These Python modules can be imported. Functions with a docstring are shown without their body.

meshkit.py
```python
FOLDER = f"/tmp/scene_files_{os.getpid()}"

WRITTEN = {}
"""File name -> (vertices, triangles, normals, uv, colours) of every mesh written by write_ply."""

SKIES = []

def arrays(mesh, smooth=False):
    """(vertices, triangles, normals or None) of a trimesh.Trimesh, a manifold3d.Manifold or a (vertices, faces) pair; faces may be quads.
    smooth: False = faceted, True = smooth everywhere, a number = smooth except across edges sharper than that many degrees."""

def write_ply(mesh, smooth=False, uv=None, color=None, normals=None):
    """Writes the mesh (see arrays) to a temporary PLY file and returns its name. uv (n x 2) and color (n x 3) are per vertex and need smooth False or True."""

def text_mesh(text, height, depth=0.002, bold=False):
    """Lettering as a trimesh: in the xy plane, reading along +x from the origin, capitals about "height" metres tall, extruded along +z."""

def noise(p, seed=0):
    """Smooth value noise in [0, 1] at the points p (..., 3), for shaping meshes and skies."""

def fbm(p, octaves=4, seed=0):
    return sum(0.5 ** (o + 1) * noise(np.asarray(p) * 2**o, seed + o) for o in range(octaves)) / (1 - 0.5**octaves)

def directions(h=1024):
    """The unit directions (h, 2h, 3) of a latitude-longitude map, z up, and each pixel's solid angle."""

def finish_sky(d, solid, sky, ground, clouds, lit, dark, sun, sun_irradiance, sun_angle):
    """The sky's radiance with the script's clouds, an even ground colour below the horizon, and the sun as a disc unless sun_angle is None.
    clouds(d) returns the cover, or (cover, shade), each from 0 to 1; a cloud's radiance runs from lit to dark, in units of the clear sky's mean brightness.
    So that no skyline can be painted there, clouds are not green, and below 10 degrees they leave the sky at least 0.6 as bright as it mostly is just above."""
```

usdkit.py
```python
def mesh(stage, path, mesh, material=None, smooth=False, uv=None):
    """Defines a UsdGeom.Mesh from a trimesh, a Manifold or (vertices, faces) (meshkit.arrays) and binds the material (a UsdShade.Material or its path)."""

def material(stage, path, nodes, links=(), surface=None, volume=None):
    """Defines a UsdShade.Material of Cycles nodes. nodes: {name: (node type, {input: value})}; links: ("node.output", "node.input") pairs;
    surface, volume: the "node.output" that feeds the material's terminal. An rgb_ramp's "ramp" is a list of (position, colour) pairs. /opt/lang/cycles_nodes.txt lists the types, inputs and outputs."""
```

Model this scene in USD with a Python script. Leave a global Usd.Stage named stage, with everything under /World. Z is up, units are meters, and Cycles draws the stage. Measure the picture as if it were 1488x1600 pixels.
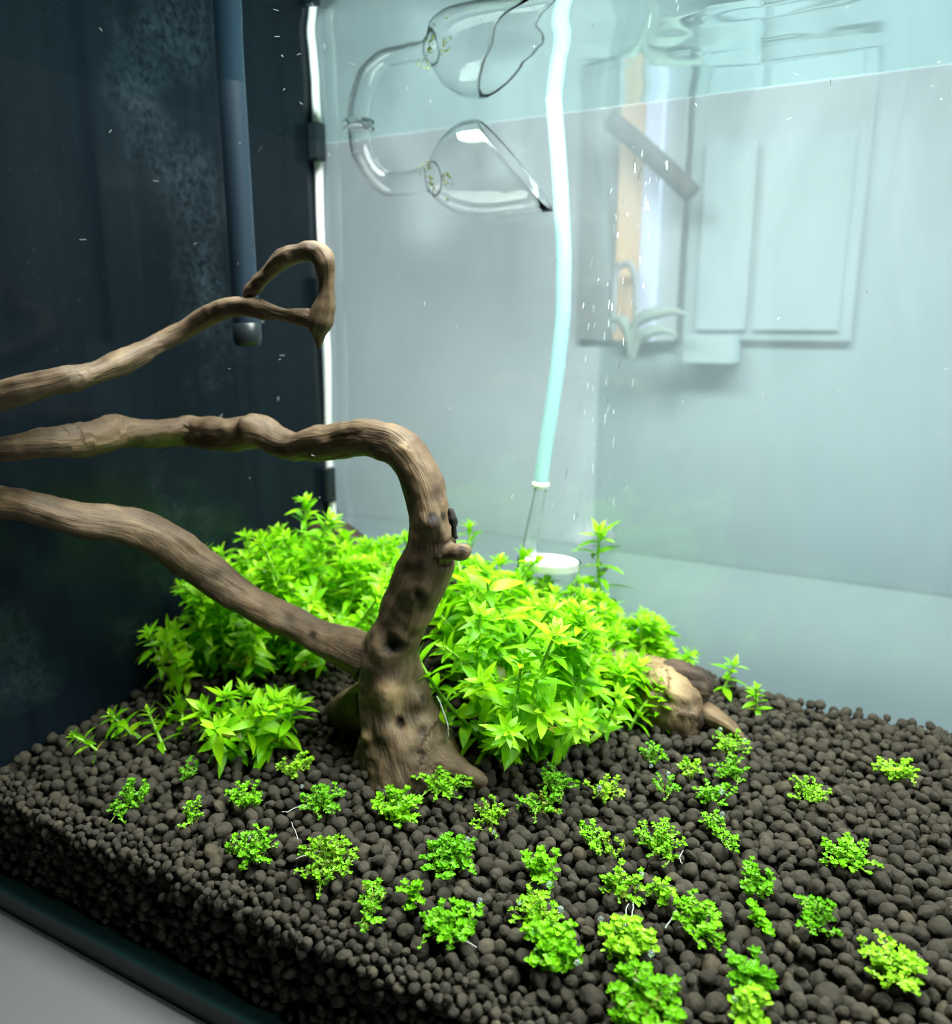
import math
import numpy as np, trimesh, manifold3d, usdkit, meshkit
from manifold3d import Manifold
from pxr import Gf, Sdf, Usd, UsdGeom, UsdLux, UsdShade, Vt

stage = Usd.Stage.CreateInMemory()
UsdGeom.SetStageUpAxis(stage, UsdGeom.Tokens.z)
UsdGeom.SetStageMetersPerUnit(stage, 1.0)
UsdGeom.Xform.Define(stage, '/World')
stage.SetDefaultPrim(stage.GetPrimAtPath('/World'))
T = Sdf.ValueTypeNames

# ------------------------------------------------------------------ camera
PXF, TH, PSI = 1280.0, math.atan(300 / 1280.0), math.radians(28.7)
CAM = np.array([0, 0, .125])
RGT = np.array([math.cos(PSI), math.sin(PSI), 0]); HOR = np.array([-math.sin(PSI), math.cos(PSI), 0]); ZED = np.array([0, 0, 1.])
FWD = HOR * math.cos(TH) - ZED * math.sin(TH); UPV = HOR * math.sin(TH) + ZED * math.cos(TH)
cam = UsdGeom.Camera.Define(stage, '/World/camera')
cam.CreateHorizontalApertureAttr(36.0); cam.CreateVerticalApertureAttr(36.0 * 1024 / 952)
cam.CreateFocalLengthAttr(36.0 * PXF / 1488)
cam.CreateClippingRangeAttr(Gf.Vec2f(.005, 50))
cam.CreateFStopAttr(15.0); cam.CreateFocusDistanceAttr(.197)
cam.CreateExposureAttr(0.22)
m = np.eye(4); m[0, :3], m[1, :3], m[2, :3], m[3, :3] = RGT, UPV, -FWD, CAM
UsdGeom.Xformable(cam).AddTransformOp().Set(Gf.Matrix4d(m.tolist()))

def ray(u, v): return FWD + (u - 744) / PXF * RGT - (v - 800) / PXF * UPV
def on_z(u, v, z): d = ray(u, v); return CAM + d * (z - CAM[2]) / d[2]
def on_y(u, v, y): d = ray(u, v); return CAM + d * y / d[1]
def depth(p): return float((np.asarray(p) - CAM) @ FWD)

# ------------------------------------------------------------------ lights: the aquarium lamp and an added fill for the space behind
def rect_light(name, loc, rot, w, h, inten, col):
    l = UsdLux.RectLight.Define(stage, '/World/' + name)
    l.CreateWidthAttr(w); l.CreateHeightAttr(h); l.CreateIntensityAttr(inten); l.CreateColorAttr(Gf.Vec3f(*col))
    x = UsdGeom.Xformable(l); x.AddTranslateOp().Set(Gf.Vec3d(*loc)); x.AddRotateXYZOp().Set(Gf.Vec3f(*rot))
    return l
rect_light('aquarium_lamp', (-.05, .205, .30), (0, 0, 0), .34, .10, 34.0, (.95, 1.0, .95))
rect_light('room_window_light', (1.45, .36, 1.05), (58, 0, 78), .9, .9, 17.0, (.90, 1.0, 1.0))  # added fill without a known source, brightens what lies behind the tank

# ------------------------------------------------------------------ helpers
taken = {}
def numbered(parent, name):
    k = parent + '/' + name; n = taken.get(k, 0); taken[k] = n + 1
    return k if n == 0 else f'{k}_{n:03d}'
def setd(p, label=None, cat=None, group=None, kind=None):
    for k, v in (('label', label), ('category', cat), ('group', group), ('kind', kind)):
        if v: p.SetCustomDataByKey(k, v)
    return p
def vnormals(v, f):
    n = np.zeros_like(v); fn = np.cross(v[f[:, 1]] - v[f[:, 0]], v[f[:, 2]] - v[f[:, 0]])
    for k in range(3): np.add.at(n, f[:, k], fn)
    return n / np.maximum(np.linalg.norm(n, axis=1, keepdims=True), 1e-12)
def put(name, mesh, mat, parent='/World', smooth=True, normals=None, grain=None, marks=None, **kw):
    parent = parent if isinstance(parent, str) else str(parent.GetPath())
    path = numbered(parent, name)
    if normals is not None or grain is not None:
        v, f = np.asarray(mesh[0], float), np.asarray(mesh[1], int)
        me = UsdGeom.Mesh.Define(stage, path)
        me.CreatePointsAttr(Vt.Vec3fArray.FromNumpy(v.astype(np.float32)))
        me.CreateFaceVertexCountsAttr(Vt.IntArray.FromNumpy(np.full(len(f), 3, np.int32)))
        me.CreateFaceVertexIndicesAttr(Vt.IntArray.FromNumpy(f.astype(np.int32).ravel()))
        me.CreateSubdivisionSchemeAttr('none')
        n = vnormals(v, f) if normals is None else normals
        me.CreateNormalsAttr(Vt.Vec3fArray.FromNumpy(n.astype(np.float32))); me.SetNormalsInterpolation('vertex')
        if grain is not None:
            UsdGeom.PrimvarsAPI(me).CreatePrimvar('grain', T.Float3Array, 'vertex').Set(Vt.Vec3fArray.FromNumpy(grain.astype(np.float32)))
        if marks is not None:
            for k in (0, 1): UsdGeom.PrimvarsAPI(me).CreatePrimvar(('stain', 'bare')[k], T.FloatArray, 'vertex').Set(Vt.FloatArray.FromNumpy(marks[:, k].astype(np.float32)))
        UsdShade.MaterialBindingAPI.Apply(me.GetPrim()).Bind(mat)
    else:
        me = usdkit.mesh(stage, path, mesh, mat, smooth=smooth)
    return setd(me.GetPrim(), **kw)
def thing(name, label, cat, group=None, loc=(0, 0, 0)):
    x = UsdGeom.Xform.Define(stage, numbered('/World', name))
    if any(loc): x.AddTranslateOp().Set(Gf.Vec3d(*map(float, loc)))
    return setd(x.GetPrim(), label, cat, group)
def box(x0, x1, y0, y1, z0, z1):
    b = trimesh.creation.box([x1 - x0, y1 - y0, z1 - z0]); b.apply_translation([(x0 + x1) / 2, (y0 + y1) / 2, (z0 + z1) / 2]); return b
def rbox(x0, x1, y0, y1, z0, z1, r):
    pts = [(x, y, z) for x in (x0 + r, x1 - r) for y in (y0 + r, y1 - r) for z in (z0 + r, z1 - r)]
    s = Manifold.sphere(r, 12)
    return Manifold.batch_hull([s.translate(p) for p in pts])
def spline(P, n):
    P = np.asarray(P, float); t = np.arange(len(P)); from scipy.interpolate import PchipInterpolator
    return PchipInterpolator(t, P)(np.linspace(0, len(P) - 1, n))
def tube(P, R, seg=12, cap=True):
    P = np.asarray(P, float); R = np.broadcast_to(R, len(P)); n = len(P)
    tan = np.gradient(P, axis=0); tan /= np.linalg.norm(tan, axis=1, keepdims=True)
    ref = np.array([0, 0, 1.]) if abs(tan[0, 2]) < .9 else np.array([1., 0, 0])
    a = np.cross(tan[0], ref); a /= np.linalg.norm(a); V = []
    th = np.arange(seg) / seg * 2 * np.pi
    for i in range(n):
        a = a - tan[i] * (a @ tan[i]); a /= np.linalg.norm(a); b = np.cross(tan[i], a)
        V.append(P[i] + R[i] * (np.cos(th)[:, None] * a + np.sin(th)[:, None] * b))
    V = np.vstack(V); F = []
    for i in range(n - 1):
        for j in range(seg):
            k = (j + 1) % seg; p, q, r_, s = i * seg + j, i * seg + k, (i + 1) * seg + k, (i + 1) * seg + j
            F += [(p, q, r_), (p, r_, s)]
    if cap:
        V = np.vstack([V, P[0], P[-1]])
        for j in range(seg):
            k = (j + 1) % seg; F += [(n * seg, k, j), (n * seg + 1, (n - 1) * seg + j, (n - 1) * seg + k)]
    return V, np.array(F)
def join(ms):
    V, F, o = [], [], 0
    for v, f in ms: V.append(v); F.append(np.asarray(f) + o); o += len(v)
    return np.vstack(V), np.vstack(F)

# ------------------------------------------------------------------ materials
def mat(name, nodes, links=(), surface='p.BSDF'): return usdkit.material(stage, '/World/Looks/' + name, nodes, links, surface)
def plain(name, col, rough=.5, **kw): return mat(name, {'p': ('principled_bsdf', {'base_color': col, 'roughness': rough, **kw})})
UsdGeom.Scope.Define(stage, '/World/Looks')

M = {}
M['granule'] = mat('granule', {
    'oi': ('object_info', {}), 'g': ('texture_coordinate', {}),
    'n': ('noise_texture', {'scale': 900., 'detail': 4., 'roughness': .65}),
    'r1': ('rgb_ramp', {'ramp': [(0, (.024, .0205, .0145)), (.45, (.034, .0300, .0215)), (.92, (.045, .040, .029)), (1, (.062, .051, .034))]}),
    'r2': ('rgb_ramp', {'ramp': [(.3, (.7, .7, .7)), (.75, (1.25, 1.22, 1.18))]}),
    'mx': ('mix', {'mix_type': 'multiply', 'fac': 1.}),
    'b': ('bump', {'strength': .5, 'distance': .0003}),
    'p': ('principled_bsdf', {'roughness': .88, 'specular_ior_level': .25})},
    [('oi.random', 'r1.fac'), ('g.object', 'n.vector'), ('n.fac', 'r2.fac'), ('r1.color', 'mx.color1'), ('r2.color', 'mx.color2'), ('mx.color', 'p.base_color'), ('n.fac', 'b.height'), ('b.normal', 'p.normal')])
M['soil_bed'] = plain('soil_bed', (.022, .019, .016), .95)

def leaf_mat(name, lo, mid, hi, trans=.45):
    return mat(name, {
        'ge': ('geometry', {}), 'oi': ('object_info', {}), 'ad': ('math', {'math_type': 'add'}), 'fr': ('math', {'math_type': 'fraction'}),
        'r': ('rgb_ramp', {'ramp': [(0, lo), (.55, mid), (1, hi)]}),
        'n': ('noise_texture', {'scale': 260., 'detail': 3.}), 'r2': ('rgb_ramp', {'ramp': [(.3, (.75, .75, .75)), (.7, (1.15, 1.1, 1.1))]}),
        'mx': ('mix', {'mix_type': 'multiply', 'fac': 1.}),
        'p': ('principled_bsdf', {'roughness': .42, 'specular_ior_level': .35}), 't': ('translucent_bsdf', {}), 'm': ('mix_closure', {'fac': trans})},
        [('ge.random_per_island', 'ad.value1'), ('oi.random', 'ad.value2'), ('ad.value', 'fr.value1'), ('fr.value', 'r.fac'), ('ge.position', 'n.vector'), ('n.fac', 'r2.fac'),
         ('r.color', 'mx.color1'), ('r2.color', 'mx.color2'), ('mx.color', 'p.base_color'), ('mx.color', 't.color'), ('p.BSDF', 'm.closure1'), ('t.BSDF', 'm.closure2')], 'm.closure')
M['leaf'] = leaf_mat('stem_leaf', (.17, .56, .003), (.28, .72, .005), (.42, .80, .010))
M['leaf_worn'] = leaf_mat('stem_leaf_worn', (.16, .24, .01), (.26, .36, .015), (.44, .44, .05))
M['leaf_young'] = leaf_mat('stem_leaf_young', (.28, .72, .008), (.38, .80, .015), (.50, .84, .04))
M['carpet'] = leaf_mat('carpet_leaf', (.12, .42, .006), (.22, .60, .010), (.38, .72, .03), .28)
M['carpet_old'] = leaf_mat('carpet_leaf_old', (.13, .24, .012), (.24, .36, .02), (.36, .34, .05), .28)
M['stem'] = plain('plant_stem', (.30, .55, .07), .45)
M['carpet_stem'] = plain('carpet_stem', (.20, .32, .04), .5)
M['root'] = plain('white_root', (.36, .38, .34), .5)

def wood_mat(name, dark, mid, light, pale):
    return mat(name, {
        'a': ('attribute', {'attribute': 'grain'}), 'st': ('attribute', {'attribute': 'stain'}), 'ba': ('attribute', {'attribute': 'bare'}),
        'n1': ('noise_texture', {'scale': 1500., 'detail': 5., 'roughness': .62, 'distortion': .2}),
        'n2': ('noise_texture', {'scale': 210., 'detail': 5., 'roughness': .62, 'distortion': .6}),
        'ge': ('geometry', {}), 'n3': ('noise_texture', {'scale': 60., 'detail': 5., 'roughness': .6, 'distortion': .5}),
        'r1': ('rgb_ramp', {'ramp': [(.30, dark), (.48, mid), (.64, light)]}),
        'r3': ('rgb_ramp', {'ramp': [(.34, (.58, .53, .51)), (.5, (.95, .93, .92)), (.64, (1.32, 1.28, 1.18))]}),
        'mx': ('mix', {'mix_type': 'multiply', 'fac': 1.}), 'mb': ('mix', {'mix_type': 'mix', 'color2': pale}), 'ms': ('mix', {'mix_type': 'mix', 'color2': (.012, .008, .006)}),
        'm0': ('math', {'math_type': 'multiply_add', 'value2': .32}), 'm1': ('math', {'math_type': 'multiply', 'value2': .68}),
        'b': ('bump', {'strength': .5, 'distance': .0004}), 'b2': ('bump', {'strength': .7, 'distance': .0014}),
        'p': ('principled_bsdf', {'roughness': .6, 'specular_ior_level': .3})},
        [('a.vector', 'n1.vector'), ('a.vector', 'n2.vector'), ('ge.position', 'n3.vector'), ('n2.fac', 'm1.value1'), ('n1.fac', 'm0.value1'), ('m1.value', 'm0.value3'),
         ('m0.value', 'r1.fac'), ('n3.fac', 'r3.fac'), ('r1.color', 'mx.color1'), ('r3.color', 'mx.color2'), ('mx.color', 'mb.color1'), ('ba.fac', 'mb.fac'), ('mb.color', 'ms.color1'), ('st.fac', 'ms.fac'), ('ms.color', 'p.base_color'),
         ('n1.fac', 'b.height'), ('n2.fac', 'b2.height'), ('b2.normal', 'b.normal'), ('b.normal', 'p.normal')])
M['wood'] = wood_mat('driftwood', (.064, .043, .027), (.112, .077, .046), (.165, .116, .068), (.34, .23, .12))
M['wood_pale'] = wood_mat('pale_driftwood', (.05, .033, .019), (.125, .085, .045), (.19, .135, .078), (.34, .24, .12))
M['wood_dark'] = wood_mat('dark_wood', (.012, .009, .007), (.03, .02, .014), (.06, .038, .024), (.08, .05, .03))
M['hole'] = plain('wood_hole', (.012, .009, .006), .9)

M['clear_pane'] = mat('clear_pane', {'t': ('transparent_bsdf', {'color': (.985, .995, .99)})}, surface='t.BSDF')
def pane_mat(name, film, tint=(.95, .985, .975), ior=1.5, veil_col=(.62, .74, .74)):  # the diffuse share paints in the milky haze of reflected light
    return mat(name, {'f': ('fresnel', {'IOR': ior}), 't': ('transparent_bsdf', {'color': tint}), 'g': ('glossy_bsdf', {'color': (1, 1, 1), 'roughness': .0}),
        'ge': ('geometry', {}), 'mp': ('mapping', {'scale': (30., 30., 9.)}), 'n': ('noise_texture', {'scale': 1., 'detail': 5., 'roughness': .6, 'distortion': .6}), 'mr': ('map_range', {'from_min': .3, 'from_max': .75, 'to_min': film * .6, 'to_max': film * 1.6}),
        'd': ('diffuse_bsdf', {'color': veil_col}), 'm': ('mix_closure', {}), 'k': ('mix_closure', {})},
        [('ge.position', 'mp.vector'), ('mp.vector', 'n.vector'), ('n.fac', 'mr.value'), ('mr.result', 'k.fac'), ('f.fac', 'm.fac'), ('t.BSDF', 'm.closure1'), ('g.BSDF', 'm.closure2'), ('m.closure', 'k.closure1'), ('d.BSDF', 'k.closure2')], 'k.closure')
M['rear_pane'] = pane_mat('rear_pane', .15, veil_col=(.56, .66, .72))
M['left_pane'] = mat('left_pane_backed', {
    'ge': ('geometry', {}), 'n': ('noise_texture', {'scale': 17., 'detail': 3., 'roughness': .6}), 'n2': ('noise_texture', {'scale': 420., 'detail': 4., 'roughness': .7}),
    'mp': ('mapping', {'scale': (1., 90., 2.)}), 'n3': ('noise_texture', {'scale': 2.5, 'detail': 3.}),
    'q': ('map_range', {'from_min': .57, 'from_max': .75, 'to_min': 0., 'to_max': 1.}), 'q2': ('map_range', {'from_min': .42, 'from_max': .72, 'to_min': .12, 'to_max': 1.}), 'a': ('math', {'math_type': 'multiply'}),
    'mx': ('mix', {'mix_type': 'mix', 'color2': (.035, .052, .065)}),
    'r3': ('rgb_ramp', {'ramp': [(.3, (.0042, .0078, .0115)), (.7, (.0060, .0110, .0155))]}),
    'p': ('principled_bsdf', {'roughness': .16, 'specular_ior_level': .2})},
    [('ge.position', 'n.vector'), ('ge.position', 'n2.vector'), ('ge.position', 'mp.vector'), ('mp.vector', 'n3.vector'), ('n3.fac', 'r3.fac'), ('n.fac', 'q.value'), ('n2.fac', 'q2.value'), ('q.result', 'a.value1'), ('q2.result', 'a.value2'),
     ('a.value', 'mx.fac'), ('r3.color', 'mx.color1'), ('mx.color', 'p.base_color')])
M['glass_edge'] = plain('dark_green_glass_edge', (.010, .028, .026), .08)
M['seam'] = plain('refracted_light_seam', (.93, .95, .96), .3)  # light refracted in the glass corner, put in as white colour
M['water'] = mat('water_surface', {
    'f': ('fresnel', {'IOR': 1.333}), 't': ('transparent_bsdf', {'color': (1, 1, 1)}), 'g': ('glossy_bsdf', {'color': (.76, .90, .89), 'roughness': .0}), 'm': ('mix_closure', {})},
    [('f.fac', 'm.fac'), ('t.BSDF', 'm.closure1'), ('g.BSDF', 'm.closure2')], 'm.closure')
M['glass'] = mat('clear_glass', {'g': ('glass_bsdf', {'color': (1, 1, 1), 'roughness': .0, 'IOR': 1.24})}, surface='g.BSDF')
M['bubble'] = mat('air_bubble', {'p': ('principled_bsdf', {'base_color': (.85, .95, 1.), 'roughness': .03, 'transmission_weight': .9, 'ior': 1.25})})
M['hose'] = mat('hose', {'p': ('principled_bsdf', {'base_color': (.37, .71, .77), 'roughness': .35, 'subsurface_weight': .3, 'subsurface_scale': .004, 'subsurface_radius': (.6, 1., 1.)})})
M['hose_end'] = plain('hose_end', (.74, .84, .70), .35)
M['ceramic'] = plain('white_ceramic', (.92, .94, .93), .4)
M['pipe'] = plain('blue_grey_pipe', (.013, .030, .050), .45)
M['black'] = plain('black_plastic', (.010, .016, .020), .35)
M['wall'] = mat('wall', {'ge': ('geometry', {}), 'n': ('noise_texture', {'scale': 420., 'detail': 3.}), 'n2': ('noise_texture', {'scale': 9., 'detail': 3.}),
    'r': ('rgb_ramp', {'ramp': [(.3, (.58, .63, .70)), (.7, (.66, .71, .78))]}), 'b': ('bump', {'strength': .5, 'distance': .0008}), 'p': ('principled_bsdf', {'roughness': .8})},
    [('ge.position', 'n.vector'), ('ge.position', 'n2.vector'), ('n2.fac', 'r.fac'), ('r.color', 'p.base_color'), ('n.fac', 'b.height'), ('b.normal', 'p.normal')])
M['table'] = plain('table', (.085, .085, .09), .5)
M['speck'] = plain('white_speck', (.32, .35, .36), .4)

# ------------------------------------------------------------------ the setting: tank, soil, water, wall
YF, YB, XL, XR, ZB, ZW = .1134, .280, -.226, .150, -.0285, .1938
ZTOP = .215
put('table', box(-1.2, 1.2, -.25, .302, ZB - .036, ZB - .0065), M['table'], smooth=False, kind='structure', label='grey table top under the aquarium')
put('worktop', box(-1.8, 1.6, .303, .5299, ZB - .030, ZB - .0035), plain('worktop_pale', (.40, .49, .51), .45), smooth=False, kind='structure', label='pale worktop behind the aquarium')
put('wall', box(-1.8, float(on_y(935, 600, .53)[0]), .53, .536, ZB - .0032, 1.2), M['wall'], smooth=False, kind='structure', label='grey textured wall behind the aquarium')
tank = thing('aquarium_tank', 'glass aquarium tank with dark backed left pane and bright rear corner seam', 'aquarium')
put('front_pane', box(XL - .004, XR + .004, YF - .004, YF - .0005, ZB, ZTOP), M['clear_pane'], tank, smooth=False)
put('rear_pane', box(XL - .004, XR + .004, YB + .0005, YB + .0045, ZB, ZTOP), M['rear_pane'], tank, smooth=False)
put('left_pane', box(XL - .006, XL - .0008, YF, YB - .0012, ZB, ZTOP), M['left_pane'], tank, smooth=False, label='dark blue black left pane with smears')
put('right_pane', box(XR + .0008, XR + .0045, YF, YB, ZB, ZTOP), M['clear_pane'], tank, smooth=False)
put('base_pane', box(XL - .006, XR + .006, YF - .0042, YB + .005, ZB - .006, ZB - .0003), M['glass_edge'], tank, smooth=False, label='dark green glass base edge')
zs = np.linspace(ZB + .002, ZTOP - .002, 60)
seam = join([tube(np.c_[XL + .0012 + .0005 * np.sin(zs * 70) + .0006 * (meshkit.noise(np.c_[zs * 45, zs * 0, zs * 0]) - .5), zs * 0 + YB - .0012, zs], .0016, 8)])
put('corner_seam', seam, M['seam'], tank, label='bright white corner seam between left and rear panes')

def soil(x, y):
    x, y = np.asarray(x, float), np.asarray(y, float)
    s = np.clip((y - .15) / .13, 0, 1); s = s * s * (3 - 2 * s)
    l = np.clip((-.02 - x) / .17, 0, 1); l = l * l * (3 - 2 * l)
    return s * l * .027 - .006 * (1 - np.clip((y - YF) / .024, 0, 1)) ** 2 + .003 * (meshkit.fbm(np.stack([x * 22, y * 22, x * 0], -1), 3, 5) - .5)
def on_soil(u, v):
    z = 0.
    for _ in range(12): p = on_z(u, v, z); z = .5 * z + .5 * float(soil(p[0], p[1]))
    return p
gx, gy = np.meshgrid(np.linspace(XL, XR, 60), np.linspace(YF + .004, YB, 40), indexing='ij')
bed = np.stack([gx, gy, soil(gx, gy) - .0075], -1)
top = bed.reshape(-1, 3); F = []
for i in range(59):
    for j in range(39):
        a, b, c, d = i * 40 + j, (i + 1) * 40 + j, (i + 1) * 40 + j + 1, i * 40 + j + 1; F += [(a, b, c), (a, c, d)]
fr = top.reshape(60, 40, 3)[:, 0]; lo = fr.copy(); lo[:, 2] = ZB + .0005; n0 = len(top)
vv = np.vstack([top, fr, lo])
for i in range(59): F += [(n0 + i, n0 + 60 + i, n0 + 61 + i), (n0 + i, n0 + 61 + i, n0 + i + 1)]
put('soil_bed', (vv, np.array(F)), M['soil_bed'], smooth=40, kind='structure', label='dark soil bed under the granules')

# granules: dropped one by one, each picking the lowest of a few spots
rng = np.random.default_rng(11)
G = {}; cell = .0060; gran = []
def drop(x, y, r, floor):
    z = floor + r; ci, cj = int(x // cell), int(y // cell)
    for i in (ci - 1, ci, ci + 1):
        for j in (cj - 1, cj, cj + 1):
            for (a, b, c, s) in G.get((i, j), ()):
                d2 = (a - x) ** 2 + (b - y) ** 2; R = (r + s) * .90
                if d2 < R * R: z = max(z, c + math.sqrt(R * R - d2))
    return z
def pour(n, x0, x1, y0, y1, floor, top, tries, rm=.00152):
    for _ in range(n):
        r = float(np.clip(rng.normal(rm, rm * .24), .0009, .0026)); best = None
        for x, y in zip(rng.uniform(x0, x1, tries), rng.uniform(y0 + r, y1 - r, tries)):
            z = drop(x, y, r, floor(x, y))
            if z + r > top(x, y) + .0012: continue
            if best is None or z - top(x, y) < best[3]: best = (x, y, z, z - top(x, y))
        if best:
            x, y, z, _q = best; G.setdefault((int(x // cell), int(y // cell)), []).append((x, y, z, r)); gran.append((x, y, z, r))
cache = {}
def soil1(x, y):
    k = (round(x, 3), round(y, 3))
    if k not in cache: cache[k] = float(soil(x, y))
    return cache[k]
pour(6400, XL, .04, YF, YF + .008, lambda x, y: ZB, soil1, 4, .00128)
pour(11800, XL, .10, YF + .0065, YB, lambda x, y: soil1(x, y) - .0062, soil1, 5)
inst = UsdGeom.PointInstancer.Define(stage, '/World/soil_granules')
setd(inst.GetPrim(), 'rounded dark brown soil granules covering the tank floor', 'aquarium soil', kind='stuff')
NP = 9; protos = []
for k in range(NP):
    s = trimesh.creation.icosphere(3 if k < 9 else 2, 1.0); v = np.array(s.vertices)
    v *= 1 + .36 * (meshkit.fbm(v * 1.15 + 10 * k, 2, k) - .5)[:, None] + .10 * (meshkit.fbm(v * 4 + 3 * k, 2, k + 40) - .5)[:, None]
    v *= rng.uniform([.90, .82, .72], [1.34, 1.16, 1.0])
    p = usdkit.mesh(stage, f'/World/soil_granules/granule_{k:03d}' if k else '/World/soil_granules/granule', (v * .001, s.faces), M['granule'], smooth=True); protos.append(p.GetPath())
inst.CreatePrototypesRel().SetTargets(protos)
ga = np.array(gran)
inst.CreateProtoIndicesAttr(Vt.IntArray.FromNumpy(rng.integers(0, NP, len(ga)).astype(np.int32)))
inst.CreatePositionsAttr(Vt.Vec3fArray.FromNumpy(ga[:, :3].astype(np.float32)))
inst.CreateScalesAttr(Vt.Vec3fArray.FromNumpy((np.repeat(ga[:, 3:] * 1000, 3, 1) * 1.06).astype(np.float32)))
q = rng.normal(size=(len(ga), 4)); q /= np.linalg.norm(q, axis=1, keepdims=True)
inst.CreateOrientationsAttr(Vt.QuathArray([Gf.Quath(float(a), float(b), float(c), float(d)) for a, b, c, d in q]))

# water surface with low ripples (a sheet from pane to pane)
nx, ny = 220, 110
wx, wy = np.meshgrid(np.linspace(XL - .0009, XR + .0009, nx), np.linspace(YF - .0004, YB + .0003, ny), indexing='ij')
amp = np.clip((YB - wy) / .03, 0, 1) * (.55 + 1.9 * np.clip((wx + .14) / .10, 0, 1))
wz = ZW + amp * .00034 * (meshkit.noise(np.stack([wx * 22, wy * 54, wx * 0], -1), 8) - .5) + amp * .000012 * (meshkit.noise(np.stack([wx * 150, wy * 240, wx * 0], -1), 3) - .5)
idx = np.arange(nx * ny).reshape(nx, ny); a, b, c, d = idx[:-1, :-1].ravel(), idx[1:, :-1].ravel(), idx[1:, 1:].ravel(), idx[:-1, 1:].ravel()
put('water', (np.stack([wx, wy, wz], -1).reshape(-1, 3), np.vstack([np.c_[a, b, c], np.c_[a, c, d]])), M['water'], smooth=True, kind='structure', label='rippled water surface seen from below')

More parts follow.
